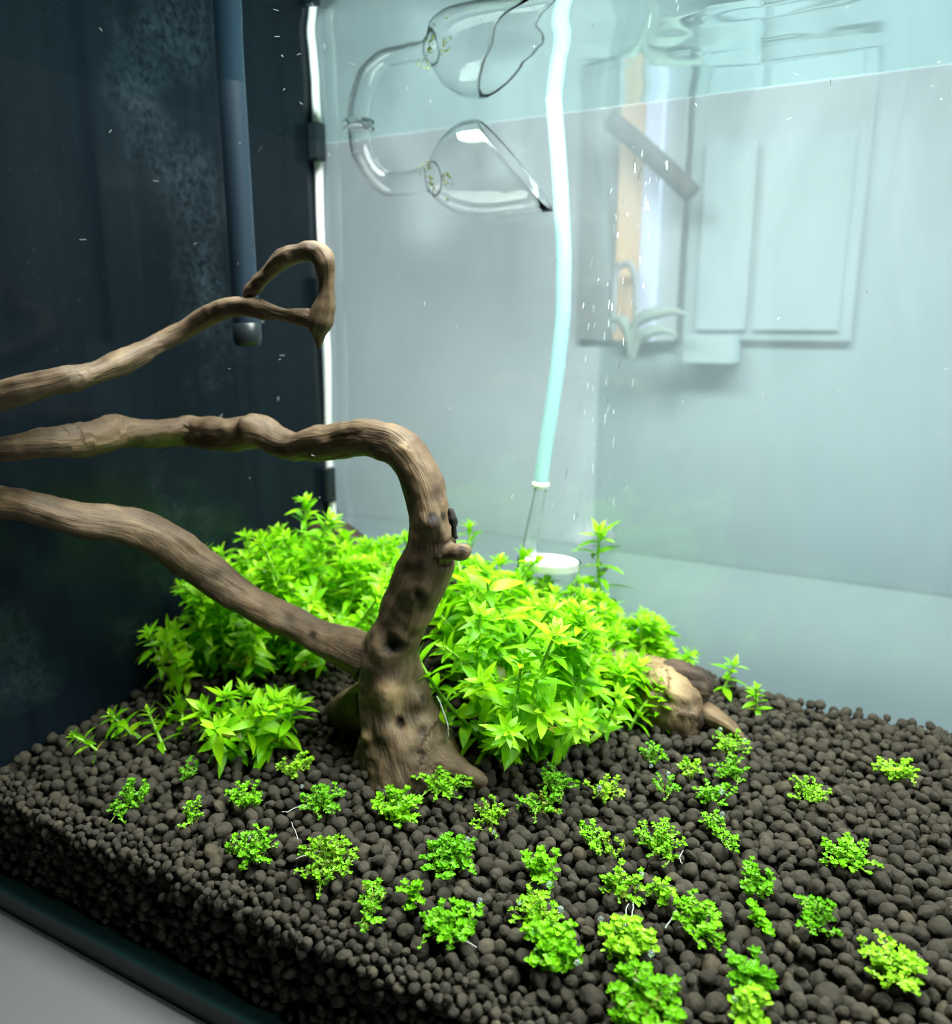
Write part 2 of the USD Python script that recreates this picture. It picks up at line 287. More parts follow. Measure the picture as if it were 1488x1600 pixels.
# ------------------------------------------------------------------ driftwood
class Skel:
    def __init__(s): s.c, s.names, s.ids = [], [], []                                   # chains: (name, points n x 3, radii)
    def add(s, name, pts, step=.0022, y=None, cut=None, then=None):
        P = []
        for p in pts:
            q = on_y(p[0], p[1], p[3] if len(p) > 3 else y); P.append([*q, p[2] * depth(q) / PXF])
        P = np.array(P); L = np.linalg.norm(np.diff(P[:, :3], axis=0), axis=1).sum()
        S = spline(P, max(4, int(L / step))); s.c.append((name, S[:, :3], S[:, 3]))
        k = len(s.names); s.names += [name] + ([then] if then else [])
        s.ids.append(np.where(np.linspace(0, len(pts) - 1, len(S)) > cut, k + 1, k) if then else np.full(len(S), k)); return S
    def build(s, edge=.0011, bumps=(), seed=0, rough=1.0, marks=(), smooth=60):
        parts = []
        for _, P, R in s.c:
            for i in range(len(P) - 1):
                parts.append(Manifold.batch_hull([Manifold.sphere(max(R[i], .0005), 20).translate(P[i]), Manifold.sphere(max(R[i + 1], .0005), 20).translate(P[i + 1])]))
        for p, r_ in bumps: parts.append(Manifold.sphere(r_, 20).translate(p))
        man = Manifold.batch_boolean(parts, manifold3d.OpType.Add).refine_to_length(edge)
        me = man.to_mesh(); t = trimesh.Trimesh(me.vert_properties[:, :3], me.tri_verts, process=True)
        trimesh.smoothing.filter_taubin(t, lamb=.5, nu=.51, iterations=smooth)
        v, f = np.array(t.vertices), np.array(t.faces)
        from scipy.spatial import cKDTree
        own = np.concatenate(s.ids); C = np.vstack([P for _, P, _ in s.c]); R = np.concatenate([r_ for *_, r_ in s.c])
        tan = np.vstack([np.gradient(P, axis=0) for _, P, _ in s.c]); tan /= np.linalg.norm(tan, axis=1, keepdims=True)
        arc = np.concatenate([np.r_[0, np.cumsum(np.linalg.norm(np.diff(P, axis=0), axis=1))] + 3.1 * i for i, (_, P, _) in enumerate(s.c)])
        dd, k = cKDTree(C).query(v, min(8, len(C)))
        score = dd - .7 * R[k]; best = k[np.arange(len(v)), score.argmin(1)]
        off = v - C[best]; al = (off * tan[best]).sum(1); side = np.cross(tan[best], [0, 1., .13]); side /= np.linalg.norm(side, axis=1, keepdims=True)
        up = np.cross(side, tan[best]); gr = np.c_[(off * side).sum(1), (off * up).sum(1), (arc[best] + al) * .10]
        n = vnormals(v, f)
        d = .0030 * (meshkit.fbm(v * 95 + seed, 3, seed) - .5) + .0009 * (meshkit.fbm(gr * 520 + seed, 3, seed + 3) - .5) + .0030 * (meshkit.noise(gr * [150, 150, 300] + 9, seed + 6) - .5)
        mk = np.zeros((len(v), 2)); disp = d * rough
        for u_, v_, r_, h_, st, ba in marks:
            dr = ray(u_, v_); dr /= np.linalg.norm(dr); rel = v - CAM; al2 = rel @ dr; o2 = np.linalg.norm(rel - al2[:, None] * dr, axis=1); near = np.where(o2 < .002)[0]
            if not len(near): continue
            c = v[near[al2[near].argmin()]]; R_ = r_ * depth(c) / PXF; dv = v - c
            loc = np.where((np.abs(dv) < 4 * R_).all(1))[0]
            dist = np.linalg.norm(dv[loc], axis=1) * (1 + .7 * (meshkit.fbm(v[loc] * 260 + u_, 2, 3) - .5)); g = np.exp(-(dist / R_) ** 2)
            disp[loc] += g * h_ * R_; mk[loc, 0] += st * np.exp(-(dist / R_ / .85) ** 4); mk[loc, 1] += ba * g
        v = v + n * disp[:, None]
        s.marks = np.clip(mk, 0, 1)
        return v, f, vnormals(v, f), gr, own[best]
    def emit(s, parent, built, mt):
        v, f, n, gr, own = built; fo = np.sort(own[f], axis=1)[:, 1]
        for i, name in enumerate(s.names):
            g = f[fo == i]
            if len(g):
                use, inv = np.unique(g, return_inverse=True); put(name, (v[use], inv.reshape(-1, 3)), mt, parent, normals=n[use], grain=gr[use], marks=s.marks[use])

YT = float(on_z(645, 1186, .001)[1])
dw = Skel()
dw.add('trunk', [(648, 1245, 92), (644, 1212, 82), (636, 1170, 72), (620, 1120, 61), (608, 1065, 55), (612, 1015, 46), (634, 960, 39), (659, 905, 40), (676, 850, 38), (669, 800, 36), (656, 755, 34), (637, 716, 33), (608, 691, 31), (570, 683, 28, YT + .002), (510, 692, 26, YT + .004), (455, 697, 21, YT + .006), (405, 677, 24, YT + .006), (350, 681, 24, YT + .004), (294, 673, 23, YT + .003), (235, 680, 22, YT - .010), (180, 676, 23, YT - .021), (110, 690, 22, YT - .036), (30, 700, 22, YT - .047), (-60, 716, 21, YT - .053)], y=YT, cut=12.5, then='branch')
dw.add('branch', [(600, 1035, 40, YT), (560, 1018, 37, YT), (515, 1000, 28, YT), (470, 978, 26, YT - .001), (420, 953, 27, YT - .003), (365, 922, 27, YT - .006), (315, 888, 32, YT - .011), (265, 850, 30, YT - .018), (205, 822, 28, YT - .026), (130, 812, 27, YT - .037), (40, 790, 26, YT - .047), (-60, 775, 25, YT - .053)])
dw.add('branch', [(-60, 640, 20, YT - .053), (30, 610, 20, YT - .047), (120, 588, 19, YT - .036), (190, 566, 18, YT - .022), (245, 540, 17, YT - .010), (296, 513, 17, YT - .002), (345, 484, 17, YT), (385, 479, 16, YT), (430, 488, 14, YT), (480, 497, 14, YT), (500, 503, 15, YT)])
dw.add('twig', [(499, 541, 4, YT), (499, 520, 11, YT), (503, 500, 17, YT), (511, 466, 12.5, YT), (511, 430, 11.5, YT), (505, 406, 16, YT), (490, 394, 14, YT), (465, 398, 12, YT), (440, 409, 14, YT), (415, 430, 12, YT), (398, 446, 13, YT), (383, 459, 7, YT)])
dw.add('root', [(636, 1140, 60, YT + .002), (670, 1184, 44, YT + .001), (712, 1204, 24, YT - .001), (746, 1218, 10, YT - .002)])
dw.add('root', [(625, 1140, 50), (596, 1186, 42), (564, 1210, 28), (538, 1226, 12)], y=YT - .001)
dw.add('root', [(590, 1100, 40, YT + .004), (552, 1108, 36, YT + .008), (530, 1118, 28, YT + .011), (515, 1135, 20, YT + .012)])
dw.add('stub', [(690, 864, 17), (716, 861, 14), (724, 859, 10)], y=YT - .001)
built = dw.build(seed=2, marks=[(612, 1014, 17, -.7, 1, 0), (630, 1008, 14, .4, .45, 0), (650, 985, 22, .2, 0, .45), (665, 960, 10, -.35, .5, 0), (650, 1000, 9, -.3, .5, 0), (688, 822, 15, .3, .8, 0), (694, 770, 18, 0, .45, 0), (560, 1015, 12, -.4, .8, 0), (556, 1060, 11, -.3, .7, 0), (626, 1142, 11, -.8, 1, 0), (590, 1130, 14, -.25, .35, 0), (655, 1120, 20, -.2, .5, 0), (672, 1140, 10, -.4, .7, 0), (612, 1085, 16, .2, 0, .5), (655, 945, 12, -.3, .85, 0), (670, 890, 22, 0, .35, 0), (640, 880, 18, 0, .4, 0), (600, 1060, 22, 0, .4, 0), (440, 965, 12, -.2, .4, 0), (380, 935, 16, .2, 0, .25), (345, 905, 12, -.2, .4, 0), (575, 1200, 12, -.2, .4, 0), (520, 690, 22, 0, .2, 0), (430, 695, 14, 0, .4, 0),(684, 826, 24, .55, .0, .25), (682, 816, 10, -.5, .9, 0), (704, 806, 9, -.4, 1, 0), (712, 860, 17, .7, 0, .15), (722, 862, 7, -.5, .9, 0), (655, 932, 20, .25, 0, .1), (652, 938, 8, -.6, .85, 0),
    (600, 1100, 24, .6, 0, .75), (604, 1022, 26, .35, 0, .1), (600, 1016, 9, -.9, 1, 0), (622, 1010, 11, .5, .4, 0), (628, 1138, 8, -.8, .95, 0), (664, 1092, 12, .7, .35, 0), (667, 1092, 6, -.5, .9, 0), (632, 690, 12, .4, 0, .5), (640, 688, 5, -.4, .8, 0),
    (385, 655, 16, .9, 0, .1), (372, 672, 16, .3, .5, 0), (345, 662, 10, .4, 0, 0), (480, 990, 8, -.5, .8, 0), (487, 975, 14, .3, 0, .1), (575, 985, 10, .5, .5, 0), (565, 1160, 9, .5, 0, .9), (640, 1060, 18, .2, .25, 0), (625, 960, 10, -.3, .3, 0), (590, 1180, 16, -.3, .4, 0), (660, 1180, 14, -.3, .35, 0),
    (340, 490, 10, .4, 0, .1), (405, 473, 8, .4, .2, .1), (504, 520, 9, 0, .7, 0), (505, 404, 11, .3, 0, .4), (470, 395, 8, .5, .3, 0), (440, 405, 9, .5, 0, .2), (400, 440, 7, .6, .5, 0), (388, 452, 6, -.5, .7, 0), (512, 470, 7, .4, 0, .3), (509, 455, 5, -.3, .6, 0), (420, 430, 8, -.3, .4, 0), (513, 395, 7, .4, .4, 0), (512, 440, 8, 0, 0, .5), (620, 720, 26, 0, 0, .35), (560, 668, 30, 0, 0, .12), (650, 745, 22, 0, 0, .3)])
wood = thing('driftwood', 'brown branching driftwood rising from the soil and arching to the left', 'driftwood')
dw.emit(wood, built, M['wood'])
cv = [on_y(u, v, YT - .0045) for u, v in [(700, 795), (707, 808), (709, 824), (713, 842)]]
fl = tube(spline(cv, 10), np.interp(np.linspace(0, 1, 10), [0, .4, 1], [.0004, .0013, .0004]), 8)
put('bark_flake', (fl[0] + .0008 * (meshkit.noise(fl[0] * 900) - .5)[:, None], fl[1]), M['hole'], wood, label='black bark flake')
# right-hand log
YR = float(on_z(1060, 1140, -.002)[1])
lg = Skel()
lg.add('shell', [(850, 1020, 26, YR + .012), (910, 1038, 34, YR + .008), (975, 1062, 42, YR + .004), (1030, 1080, 50, YR + .001), (1052, 1090, 48, YR), (1066, 1096, 38, YR)])
lg.add('shell', [(1035, 1085, 45, YR - .001), (1055, 1125, 34, YR - .003), (1055, 1160, 24, YR - .004)])
log = thing('driftwood_log', 'pale tan driftwood log half hidden under the plants at right', 'driftwood')
lg.emit(log, lg.build(seed=5, rough=1.5, marks=[(1030, 1092, 10, -.5, .8, 0), (1045, 1050, 26, .15, 0, .9), (1060, 1085, 20, 0, 0, .5), (985, 1050, 20, -.2, .2, 0), (1020, 1070, 9, -.5, .7, 0), (1075, 1120, 14, -.2, .5, 0)]), M['wood_pale'])
l2 = Skel(); l2.add('burnt_end', [(1062, 1072, 40, YR + .003), (1086, 1076, 32, YR + .002), (1106, 1080, 18, YR + .002), (1118, 1084, 8, YR + .002)]); l2.add('burnt_end', [(1070, 1085, 36, YR + .001), (1084, 1118, 22, YR), (1080, 1140, 12, YR)])  # dark hollow of the log end, its shade put into the wood colour
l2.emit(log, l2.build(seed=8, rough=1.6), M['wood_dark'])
l3 = Skel(); l3.add('stub', [(1085, 1100, 17, YR + .002), (1110, 1118, 18, YR), (1135, 1134, 14, YR - .001), (1155, 1150, 8, YR - .002)])
l3.emit(log, l3.build(seed=9, rough=.8), M['wood_pale'])
# dark wood low in the rear corner
rw = Skel(); rw.add('root', [(360, 905, 30, .262), (410, 872, 36, .266), (470, 860, 34, .268), (525, 850, 28, .268), (560, 868, 18, .266)])
rear_wood = thing('rear_driftwood', 'dark brown wood lying low in the rear left corner behind the plants', 'driftwood'); rw.emit(rear_wood, rw.build(seed=12, rough=1.4), M['wood_dark'])

# ------------------------------------------------------------------ equipment
# hose (ends above the water, out of the glass) and diffuser
YH = .262
hp = [on_y(u, v, YH) for u, v in [(868, 186), (873, 250), (878, 330), (881, 410), (880, 480), (873, 560), (862, 640), (850, 715), (845, 757)]]
d0 = hp[0] + (hp[0] - hp[1]) * 1.3; hp = [d0] + hp
HR = 12.3 * depth(hp[4]) / PXF
hs = spline(hp, 60)
hose = thing('air_hose', 'pale aqua hose hanging from the water surface down to the glass diffuser', 'hose')
put('tube', tube(hs, HR, 20), M['hose'], hose)
ax = hs[-1] - hs[-2]; ax /= np.linalg.norm(ax)
put('end_ring', tube(np.array([hs[-1] + ax * s for s in np.linspace(-.0010, .0010, 7)]), HR * np.array([1., 1.12, 1.2, 1.22, 1.2, 1.12, 1.]), 24), M['hose_end'], hose)
def revolve(prof, n=48): return trimesh.creation.revolve(np.array(prof), sections=n)
dif = thing('diffuser', 'clear glass diffuser with white ceramic disc standing in the plants', 'diffuser')
pc = on_y(858, 884, YH - .002); tD = depth(pc); R = 50 * tD / PXF
pts = [on_y(845, 764, YH), on_y(838, 800, YH - .001), on_y(831, 835, YH - .002), on_y(826, 868, YH - .002), on_y(824, 900, YH - .002)]
sp = spline(pts, 24)
def glass_tube(P, r, t=.18):
    o = tube(P, r, 20, False); i = tube(P, r * (1 - t) if np.ndim(r) == 0 else np.asarray(r) * (1 - t), 20, False); n = len(o[0]); s = 20
    F = list(map(tuple, o[1])) + [tuple(x + n for x in f[::-1]) for f in i[1]]
    for base, flip in ((0, False), (n - s, True)):
        for j in range(s):
            k = (j + 1) % s; a, b, c, d = base + j, base + k, n + base + k, n + base + j
            F += [(a, c, b), (a, d, c)] if not flip else [(a, b, c), (a, c, d)]
    return np.vstack([o[0], i[0]]), np.array(F)
put('stem', glass_tube(sp, np.linspace(9.5, 13, 24) * tD / PXF), M['glass'], dif)
cup = revolve([(.0, -.013), (R * .62, -.0125), (R * .93, -.008), (R, -.001), (R, .0022), (R * .93, .0022), (R * .92, -.0012), (R * .86, -.0072), (R * .58, -.0113), (0, -.0118)])
tilt = trimesh.transformations.rotation_matrix(math.radians(-6.5), RGT) @ trimesh.transformations.rotation_matrix(math.radians(4), [0, 1, 0])
cup.apply_transform(tilt); cup.apply_translation(pc); put('cup', cup, M['glass'], dif, smooth=30)
disc = revolve([(0, -.0008), (R * .90, -.0008), (R * .915, -.0004), (R * .915, .0019), (R * .89, .0023), (0, .0023)]); disc.apply_transform(tilt); disc.apply_translation(pc); put('ceramic_disc', disc, M['ceramic'], dif, smooth=30, label='bright white ceramic disc')

# glass lily pipe: tube bends under the surface and flares into a bell
YP = .2615
lil = thing('lily_pipe', 'clear glass lily pipe with flared bell hanging under the water surface', 'lily pipe')
cen = [(562, 150, 17.5), (561, 200, 17.5), (563, 222, 17.5), (571, 248, 17.5), (588, 274, 18), (612, 288, 18.5), (640, 286, 18.5), (662, 281, 19), (675, 279, 24), (692, 277, 43), (716, 273, 62), (752, 266, 73), (808, 258, 74)]
P = np.array([[*on_y(u, v, YP), r_ * depth(on_y(u, v, YP)) / PXF] for u, v, r_ in cen]); S = spline(P, 90)
put('pipe_wall', glass_tube(S[:62, :3], S[:62, 3], .16), M['glass'], lil)
tb = np.linspace(0, 1, 30); S2 = S[61:]
bell = glass_tube(S2[:, :3], S2[:, 3], .055)
vb = bell[0].copy(); axis = S2[-1, :3] - S2[-8, :3]; axis /= np.linalg.norm(axis)
# the mouth is cut slanting: the lower lip reaches further than the upper lip
rel = vb - S2[0, :3]; al = rel @ axis; Lb = (S2[-1, :3] - S2[0, :3]) @ axis; fr_ = np.clip(al / Lb, 0, 1) ** 2
upness = (vb - (S2[0, :3] + al[:, None] * axis)) @ UPV / (74 * depth(S2[-1, :3]) / PXF)
vb = vb - axis * (fr_ * upness * 62 * depth(S2[-1, :3]) / PXF)[:, None]
put('bell', (vb, bell[1]), M['glass'], lil)
q0 = on_y(561, 214, YP); q0[2] = ZW - .0012
put('collar', tube(np.array([q0 + np.array([0, 0, z]) for z in np.linspace(-.0008, .0008, 5)]), np.array([.0050, .0056, .0058, .0056, .0050]), 24), M['glass'], lil)
alg = []
for uu, vv_ in ((668, 268), (674, 285), (697, 280)):
    for _ in range(14):
        q = on_y(uu + rng.normal(0, 5), vv_ + rng.normal(0, 9), YP + rng.uniform(-.002, .002)); s = trimesh.creation.icosphere(0, .0004); alg.append((s.vertices * rng.uniform(.6, 1.6, 3) + q, s.faces))
put('algae', join(alg), plain('algae', (.16, .20, .03), .8), lil, smooth=False, kind='stuff')

# filter pipe by the left pane
q0 = on_z(362, 130, ZW); q1 = np.array([q0[0], q0[1], 0.]); t0 = depth(q0)
zlow = None
for z in np.linspace(.19, .0, 400):
    w = np.array([q0[0], q0[1], z]) - CAM
    if 800 - PXF * (w @ UPV) / (w @ FWD) >= 533: zlow = z; break
pr = 21 * t0 / PXF
pipe = thing('filter_pipe', 'blue grey filter pipe hanging vertically beside the dark left pane', 'pipe')
put('pipe', tube(np.array([[q0[0], q0[1], z] for z in np.linspace(zlow, ZW + .018, 12)]), pr, 24), M['pipe'], pipe)
put('inlet_cap', tube(np.array([[q0[0] , q0[1], z] for z in (zlow - .001, zlow + .001, zlow + .006)]), pr * np.array([.95, 1.10, 1.10]), 24), M['black'], pipe)

# black clips in the rear corner
for (u0, u1, v0, v1), lab in (((436, 501, 202, 258), 'upper black clip on the bright corner seam, just below the water line'), ((446, 508, 432, 486), 'middle black clip on the corner seam behind the looping twig'), ((448, 517, 731, 776), 'lowest black clip on the corner seam above the tall green shoot')):
    a, b = on_y(u0, v1, YB - .004), on_y(u1, v0, YB - .004)
    put('clip', rbox(XL + .0002, b[0], YB - .0062, YB - .0006, a[2], b[2], .0008), M['black'], smooth=35, label=lab, cat='clip')
# cable outside the rear pane
cab = spline([on_y(512, 764, .300), on_y(520, 790, .300), on_y(530, 822, .301), on_y(540, 870, .302), on_y(548, 930, .304)], 20)
put('cable', tube(cab, 8 * depth(cab[0]) / PXF, 12), plain('cable', (.16, .22, .24), .5), label='thin grey cable behind the rear pane under the lowest clip', cat='cable')

# ------------------------------------------------------------------ reflections of the room, built as solid shapes behind the rear pane
room = thing('doorway', 'reflection of a tan wooden door frame, modelled solid behind the rear glass', 'door frame')
def slab(u0, u1, v0, v1, y, th):
    a, b = on_y(u0, v1, y), on_y(u1, v0, y); return box(a[0], b[0], y, y + th, min(a[2], b[2]), max(a[2], b[2]))
def column(name, u0, u1, y, th, z0, z1, mt, parent, **kw):
    a, b = on_y(u0, 300, y), on_y(u1, 300, y); return put(name, box(a[0], b[0], y, y + th, z0, z1), mt, parent, smooth=False, **kw)
M['tan'] = plain('tan_wood', (.84, .57, .38), .6); M['lilac'] = plain('lilac_reflected_light', (.70, .73, .98), .5); M['aqua'] = plain('aqua_haze_tint', (.36, .45, .49), .75)  # lilac is reflected window light, aqua is reflected haze, both put in as colour
M['grey'] = plain('grey_paint', (.31, .33, .35), .6)
def zat(v, u, y): return float(on_y(u, v, y)[2])
zb_ = zat(532, 1000, .512)
column('reveal', 908, 966, .522, .006, zb_, .60, M['grey'], room)
column('post', 966.5, 1004, .512, .016, zb_, .60, M['tan'], room, label='tan wooden post')
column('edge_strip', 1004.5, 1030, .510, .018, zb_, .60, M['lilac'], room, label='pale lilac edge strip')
column('jamb', 1030.5, 1066, .516, .012, zb_, .60, plain('jamb', (.36, .40, .43), .6), room)
put('room_wall', box(float(on_y(935, 600, .53)[0]) + .0002, 1.5, .5302, .536, ZB - .0032, 1.2), M['aqua'], smooth=False, kind='structure', label='pale aqua wall of the room at right')  # wall segment tinted aqua to paint in the reflected haze
# houseplant leaves and the bent lamp arm, reflections given solid shape behind the pane
arm = spline([on_y(*p) for p in [(955, 188, .485), (1000, 226, .485), (1050, 272, .485), (1082, 304, .485)]], 30)
put('lamp_arm', tube(arm, 15 * depth(arm[0]) / PXF, 12), plain('arm_grey', (.055, .06, .06), .7), label='dark diagonal lamp arm crossing the tan post', cat='lamp arm')
hook = spline([on_y(u, v, .495) for u, v in [(958, 520), (960, 450), (968, 415), (982, 412), (992, 430), (994, 480), (994, 530)]], 40)
put('hook', tube(hook, 5 * depth(hook[0]) / PXF, 10), M['grey'], label='thin grey hook shaped bracket in front of the tan post', cat='hook')
cab_ = thing('window', 'reflection of a pale panelled window, modelled solid behind the rear glass at right', 'window')  # window reflection built as solid panels
zc, yw = zat(515, 1130, .518), .518
for k, (a_, b_) in enumerate(((1100, 1180), (1192, 1330))): column('pane', a_, b_, yw - .001, .004, zc, zat(225, 1130, yw), plain('pane_aqua%d' % k, (.38, .485, .525), .7), cab_)
column('frame', 1080, 1352, yw + .0035, .006, zc - .006, .62, plain('window_frame', (.36, .452, .49), .7), cab_)
put('box', slab(1066, 1146, 524, 566, .500, .025), plain('box_pale', (.40, .51, .54), .6), smooth=False, label='pale box below the window, blurred behind the rear glass', cat='box')
hp_ = thing('houseplant', 'reflection of arching houseplant leaves, modelled solid in front of the tan post', 'houseplant')
for pts in ([(985, 560), (992, 510), (1015, 492), (1050, 486), (1075, 494)], [(985, 560), (980, 515), (968, 500), (950, 503)], [(990, 560), (1000, 528), (1030, 515), (1060, 525)]):
    q_ = spline([on_y(u, v, .47) for u, v in pts], 16); put('leaf', tube(q_, np.interp(np.linspace(0, 1, 16), [0, .5, 1], [.0012, .0040, .0006]), 8), plain('houseplant_leaf%d' % pts[-1][0], (.25, .32, .29), .7), hp_)

# ------------------------------------------------------------------ stem plants
def leaf(L, W, droop, cup=.25, n=6):
    t = np.linspace(0, 1, n); w = W * .5 * np.sin(np.pi * np.clip(t * .93 + .07, 0, 1) ** .85) ** .85; w[-1] = 0; w[0] = W * .07
    x = L * t; z = -droop * L * t ** 2
    V = [];
    for i in range(n): V += [(x[i], -w[i], z[i] + cup * w[i]), (x[i], 0, z[i]), (x[i], w[i], z[i] + cup * w[i])]
    F = []
    for i in range(n - 1):
        a, b = 3 * i, 3 * i + 3
        F += [(a, b, b + 1), (a, b + 1, a + 1), (a + 1, b + 1, b + 2), (a + 1, b + 2, a + 2)]
    return np.array(V), np.array(F)
def rot_leaf(m, elev, az, p, roll=0.):
    v = m[0]; c, s = math.cos(roll), math.sin(roll); v = v @ np.array([[1, 0, 0], [0, c, s], [0, -s, c]])
    c, s = math.cos(elev), math.sin(elev); v = v @ np.array([[c, 0, s], [0, 1, 0], [-s, 0, c]])
    c, s = math.cos(az), math.sin(az); v = v @ np.array([[c, s, 0], [-s, c, 0], [0, 0, 1]])
    return v + p, m[1]
r2 = np.random.default_rng(77)
KH = [.014, .019, .024, .030, .037, .045]
kinds = []
for ki in range(18):
    H = KH[ki % 6]; big = ki >= 12; LS = .97 if big else r2.uniform(.60, .80); ns = 1.0 if big else .74; path = '/World/stem_plant_kind_%03d' % ki; cp = stage.CreateClassPrim(path); cp.SetTypeName('Xform')
    ph = r2.uniform(0, 6.28); bend = r2.uniform(.02, .16) * H
    zz = np.linspace(0, H, 14); cx = bend * np.sin(zz / H * 1.5) ; cy = .04 * H * np.sin(zz / H * 4 + ph)
    sp_ = np.c_[cx, cy, zz]
    put('stem', tube(sp_, np.linspace(.00062, .00042, 14), 6), M['stem'], path)
    nodes = np.arange(.003, H - .002, r2.uniform(.0042, .0052) * ns); az = r2.uniform(0, 6.28)
    for zn in nodes:
        f_ = zn / H; p = np.array([np.interp(zn, zz, cx), np.interp(zn, zz, cy), zn])
        k = int(r2.integers(3, 5)); az += math.pi / k + r2.normal(0, .1)
        for j in range(k):
            L = LS * r2.uniform(.0070, .0115) * (.62 + .38 * math.sin(math.pi * min(1, .25 + .6 * f_)))
            el = math.radians(r2.normal(10 + 26 * f_, 17))
            put('leaf', rot_leaf(leaf(L, L * r2.uniform(.28, .42), r2.uniform(.05, .75)), el, az + j * 2 * math.pi / k + r2.normal(0, .18), p, r2.normal(0, .4)), M['leaf_worn'] if r2.random() < .05 * (1.3 - f_) else M['leaf'], path)
    for tier, (k, L0, e0) in enumerate(((4, .0078, 30), (4, .0056, 50), (3, .0032, 68))):
        az += .6
        for j in range(k):
            L = L0 * LS * r2.uniform(.8, 1.2)
            put('leaf', rot_leaf(leaf(L, L * .33, r2.uniform(.05, .3)), math.radians(r2.normal(e0, 6)), az + j * 2 * math.pi / k + r2.normal(0, .15), np.array([cx[-1], cy[-1], H - .0018 + .0009 * tier]), 0), M['leaf_young'] if tier else M['leaf'], path)
    kinds.append((H, path))
nst = [0]
def stem_plant(base, H, label, group=None, tilt=(0, 0), rz=None, big=False):
    cand = sorted(range(12, 18) if big else range(12), key=lambda i: abs(kinds[i][0] - H) + r2.uniform(0, .004)); ki = cand[0]
    x = UsdGeom.Xform.Define(stage, numbered('/World', 'stem_plant'))
    x.AddTranslateOp().Set(Gf.Vec3d(*map(float, base - np.array([0, 0, .0015]))))
    x.AddRotateXYZOp().Set(Gf.Vec3f(float(tilt[0]), float(tilt[1]), float(r2.uniform(0, 360) if rz is None else rz)))
    s = float(np.clip(H / kinds[ki][0], .75, 1.3)); x.AddScaleOp().Set(Gf.Vec3f(s, s, s))
    setd(x.GetPrim(), label, 'aquarium plant', group); x.GetPrim().GetReferences().AddInternalReference(kinds[ki][1]); x.GetPrim().SetInstanceable(True)
def height_for(base, vtop):
    for h in np.linspace(.004, .07, 80):
        w = base + [0, 0, h] - CAM
        if 800 - PXF * (w @ UPV) / (w @ FWD) <= vtop: return h
    return .07
def inside(poly, u, v):
    c = False; n = len(poly)
    for i in range(n):
        (a, b), (e, f_) = poly[i], poly[(i + 1) % n]
        if (b > v) != (f_ > v) and u < (e - a) * (v - b) / (f_ - b) + a: c = not c
    return c
def thicket(n, poly, env, lab, lo=.55, lean=(0, 0), sep=.0042, hmin=.011, big=lambda u, v: False):
    us, vs = [p[0] for p in poly], [p[1] for p in poly]; placed = []; tries = 0
    while len(placed) < n and tries < 6000:
        tries += 1; u, v = r2.uniform(min(us), max(us)), r2.uniform(min(vs), max(vs))
        if not inside(poly, u, v): continue
        b = on_soil(u, v)
        if not (XL + .006 < b[0] < XR - .006 and YF + .01 < b[1] < YB - .006): continue
        if any(abs(b[0] - q[0]) + abs(b[1] - q[1]) < sep for q in placed): continue
        placed.append(b); vt = np.interp(u, [e[0] for e in env], [e[1] for e in env])
        H = np.clip(height_for(b, vt) * r2.uniform(lo, 1.06), hmin, .05)
        zone = lab(u, v) if callable(lab) else lab
        stem_plant(b, H, zone, zone.replace('plant', 'plants', 1).replace('bright green ', ''), (lean[0] + r2.normal(0, 20), lean[1] + r2.normal(0, 20)), big=big(u, v))
thicket(135, [(120, 930), (300, 940), (400, 915), (520, 905), (640, 900), (650, 960), (600, 985), (545, 1000), (500, 1042), (300, 1068), (120, 1090)],
        [(150, 960), (290, 930), (340, 890), (390, 850), (440, 815), (480, 815), (520, 840), (600, 835), (650, 835)],
        lambda u, v: 'bright green stem plant %s, %s' % ('at the left thicket back' if v < 950 else 'in the left thicket middle' if v < 995 else 'at the left thicket front',
            'next to the driftwood trunk' if u > 545 else 'below the bright corner seam' if u > 430 else 'in front of the dark pane' if u > 294 else 'at the far left end'), .62, (0, 0), .0036)
thicket(11, [(335, 1140), (400, 1120), (460, 1135), (465, 1165), (400, 1185), (340, 1175)], [(330, 1085), (380, 1065), (460, 1085)],
        'bright green stem plant in the low separate clump left of the trunk foot', .85, (-24, 0), .0048, big=lambda u, v: True)
thicket(5, [(150, 1130), (290, 1120), (320, 1150), (290, 1170), (140, 1190)], [(140, 1100), (300, 1095), (330, 1100)],
        'bright green stem plant at the far left beyond the low separate clump', .7, (-8, 0), .006)
thicket(130, [(690, 965), (760, 945), (830, 945), (900, 950), (960, 985), (1010, 1015), (1060, 1030), (1065, 1060), (1000, 1060), (900, 1040), (860, 1080), (880, 1160), (800, 1188), (758, 1178), (742, 1110), (705, 1030)],
        [(690, 815), (730, 825), (770, 868), (800, 900), (850, 924), (910, 920), (950, 930), (1000, 955), (1050, 1000), (1080, 1015)],
        lambda u, v: 'bright green stem plant %s, %s' % ('at the right thicket back' if v < 1000 else 'in the right thicket middle' if v < 1070 else 'at the right thicket front',
            'close to the driftwood trunk' if u < 770 else 'below the glass diffuser' if u < 900 else 'above the pale log'), .6, (-8, 0), .0037, big=lambda u, v: v > 1060 and r2.random() < .55)
thicket(26, [(860, 1080), (960, 1070), (1040, 1105), (1045, 1135), (960, 1150), (880, 1155)], [(860, 985), (930, 1000), (990, 1035), (1050, 1080)],
        'bright green stem plant leaning in front of the pale driftwood log', .75, (-14, 6), .0042, .010)
thicket(20, [(950, 1010), (1060, 1028), (1080, 1050), (1010, 1052), (950, 1040)], [(950, 935), (1000, 962), (1050, 1000), (1090, 1022)],
        'bright green stem plant spreading over the top of the pale driftwood log', .7, (-4, 8), .0036, .009)
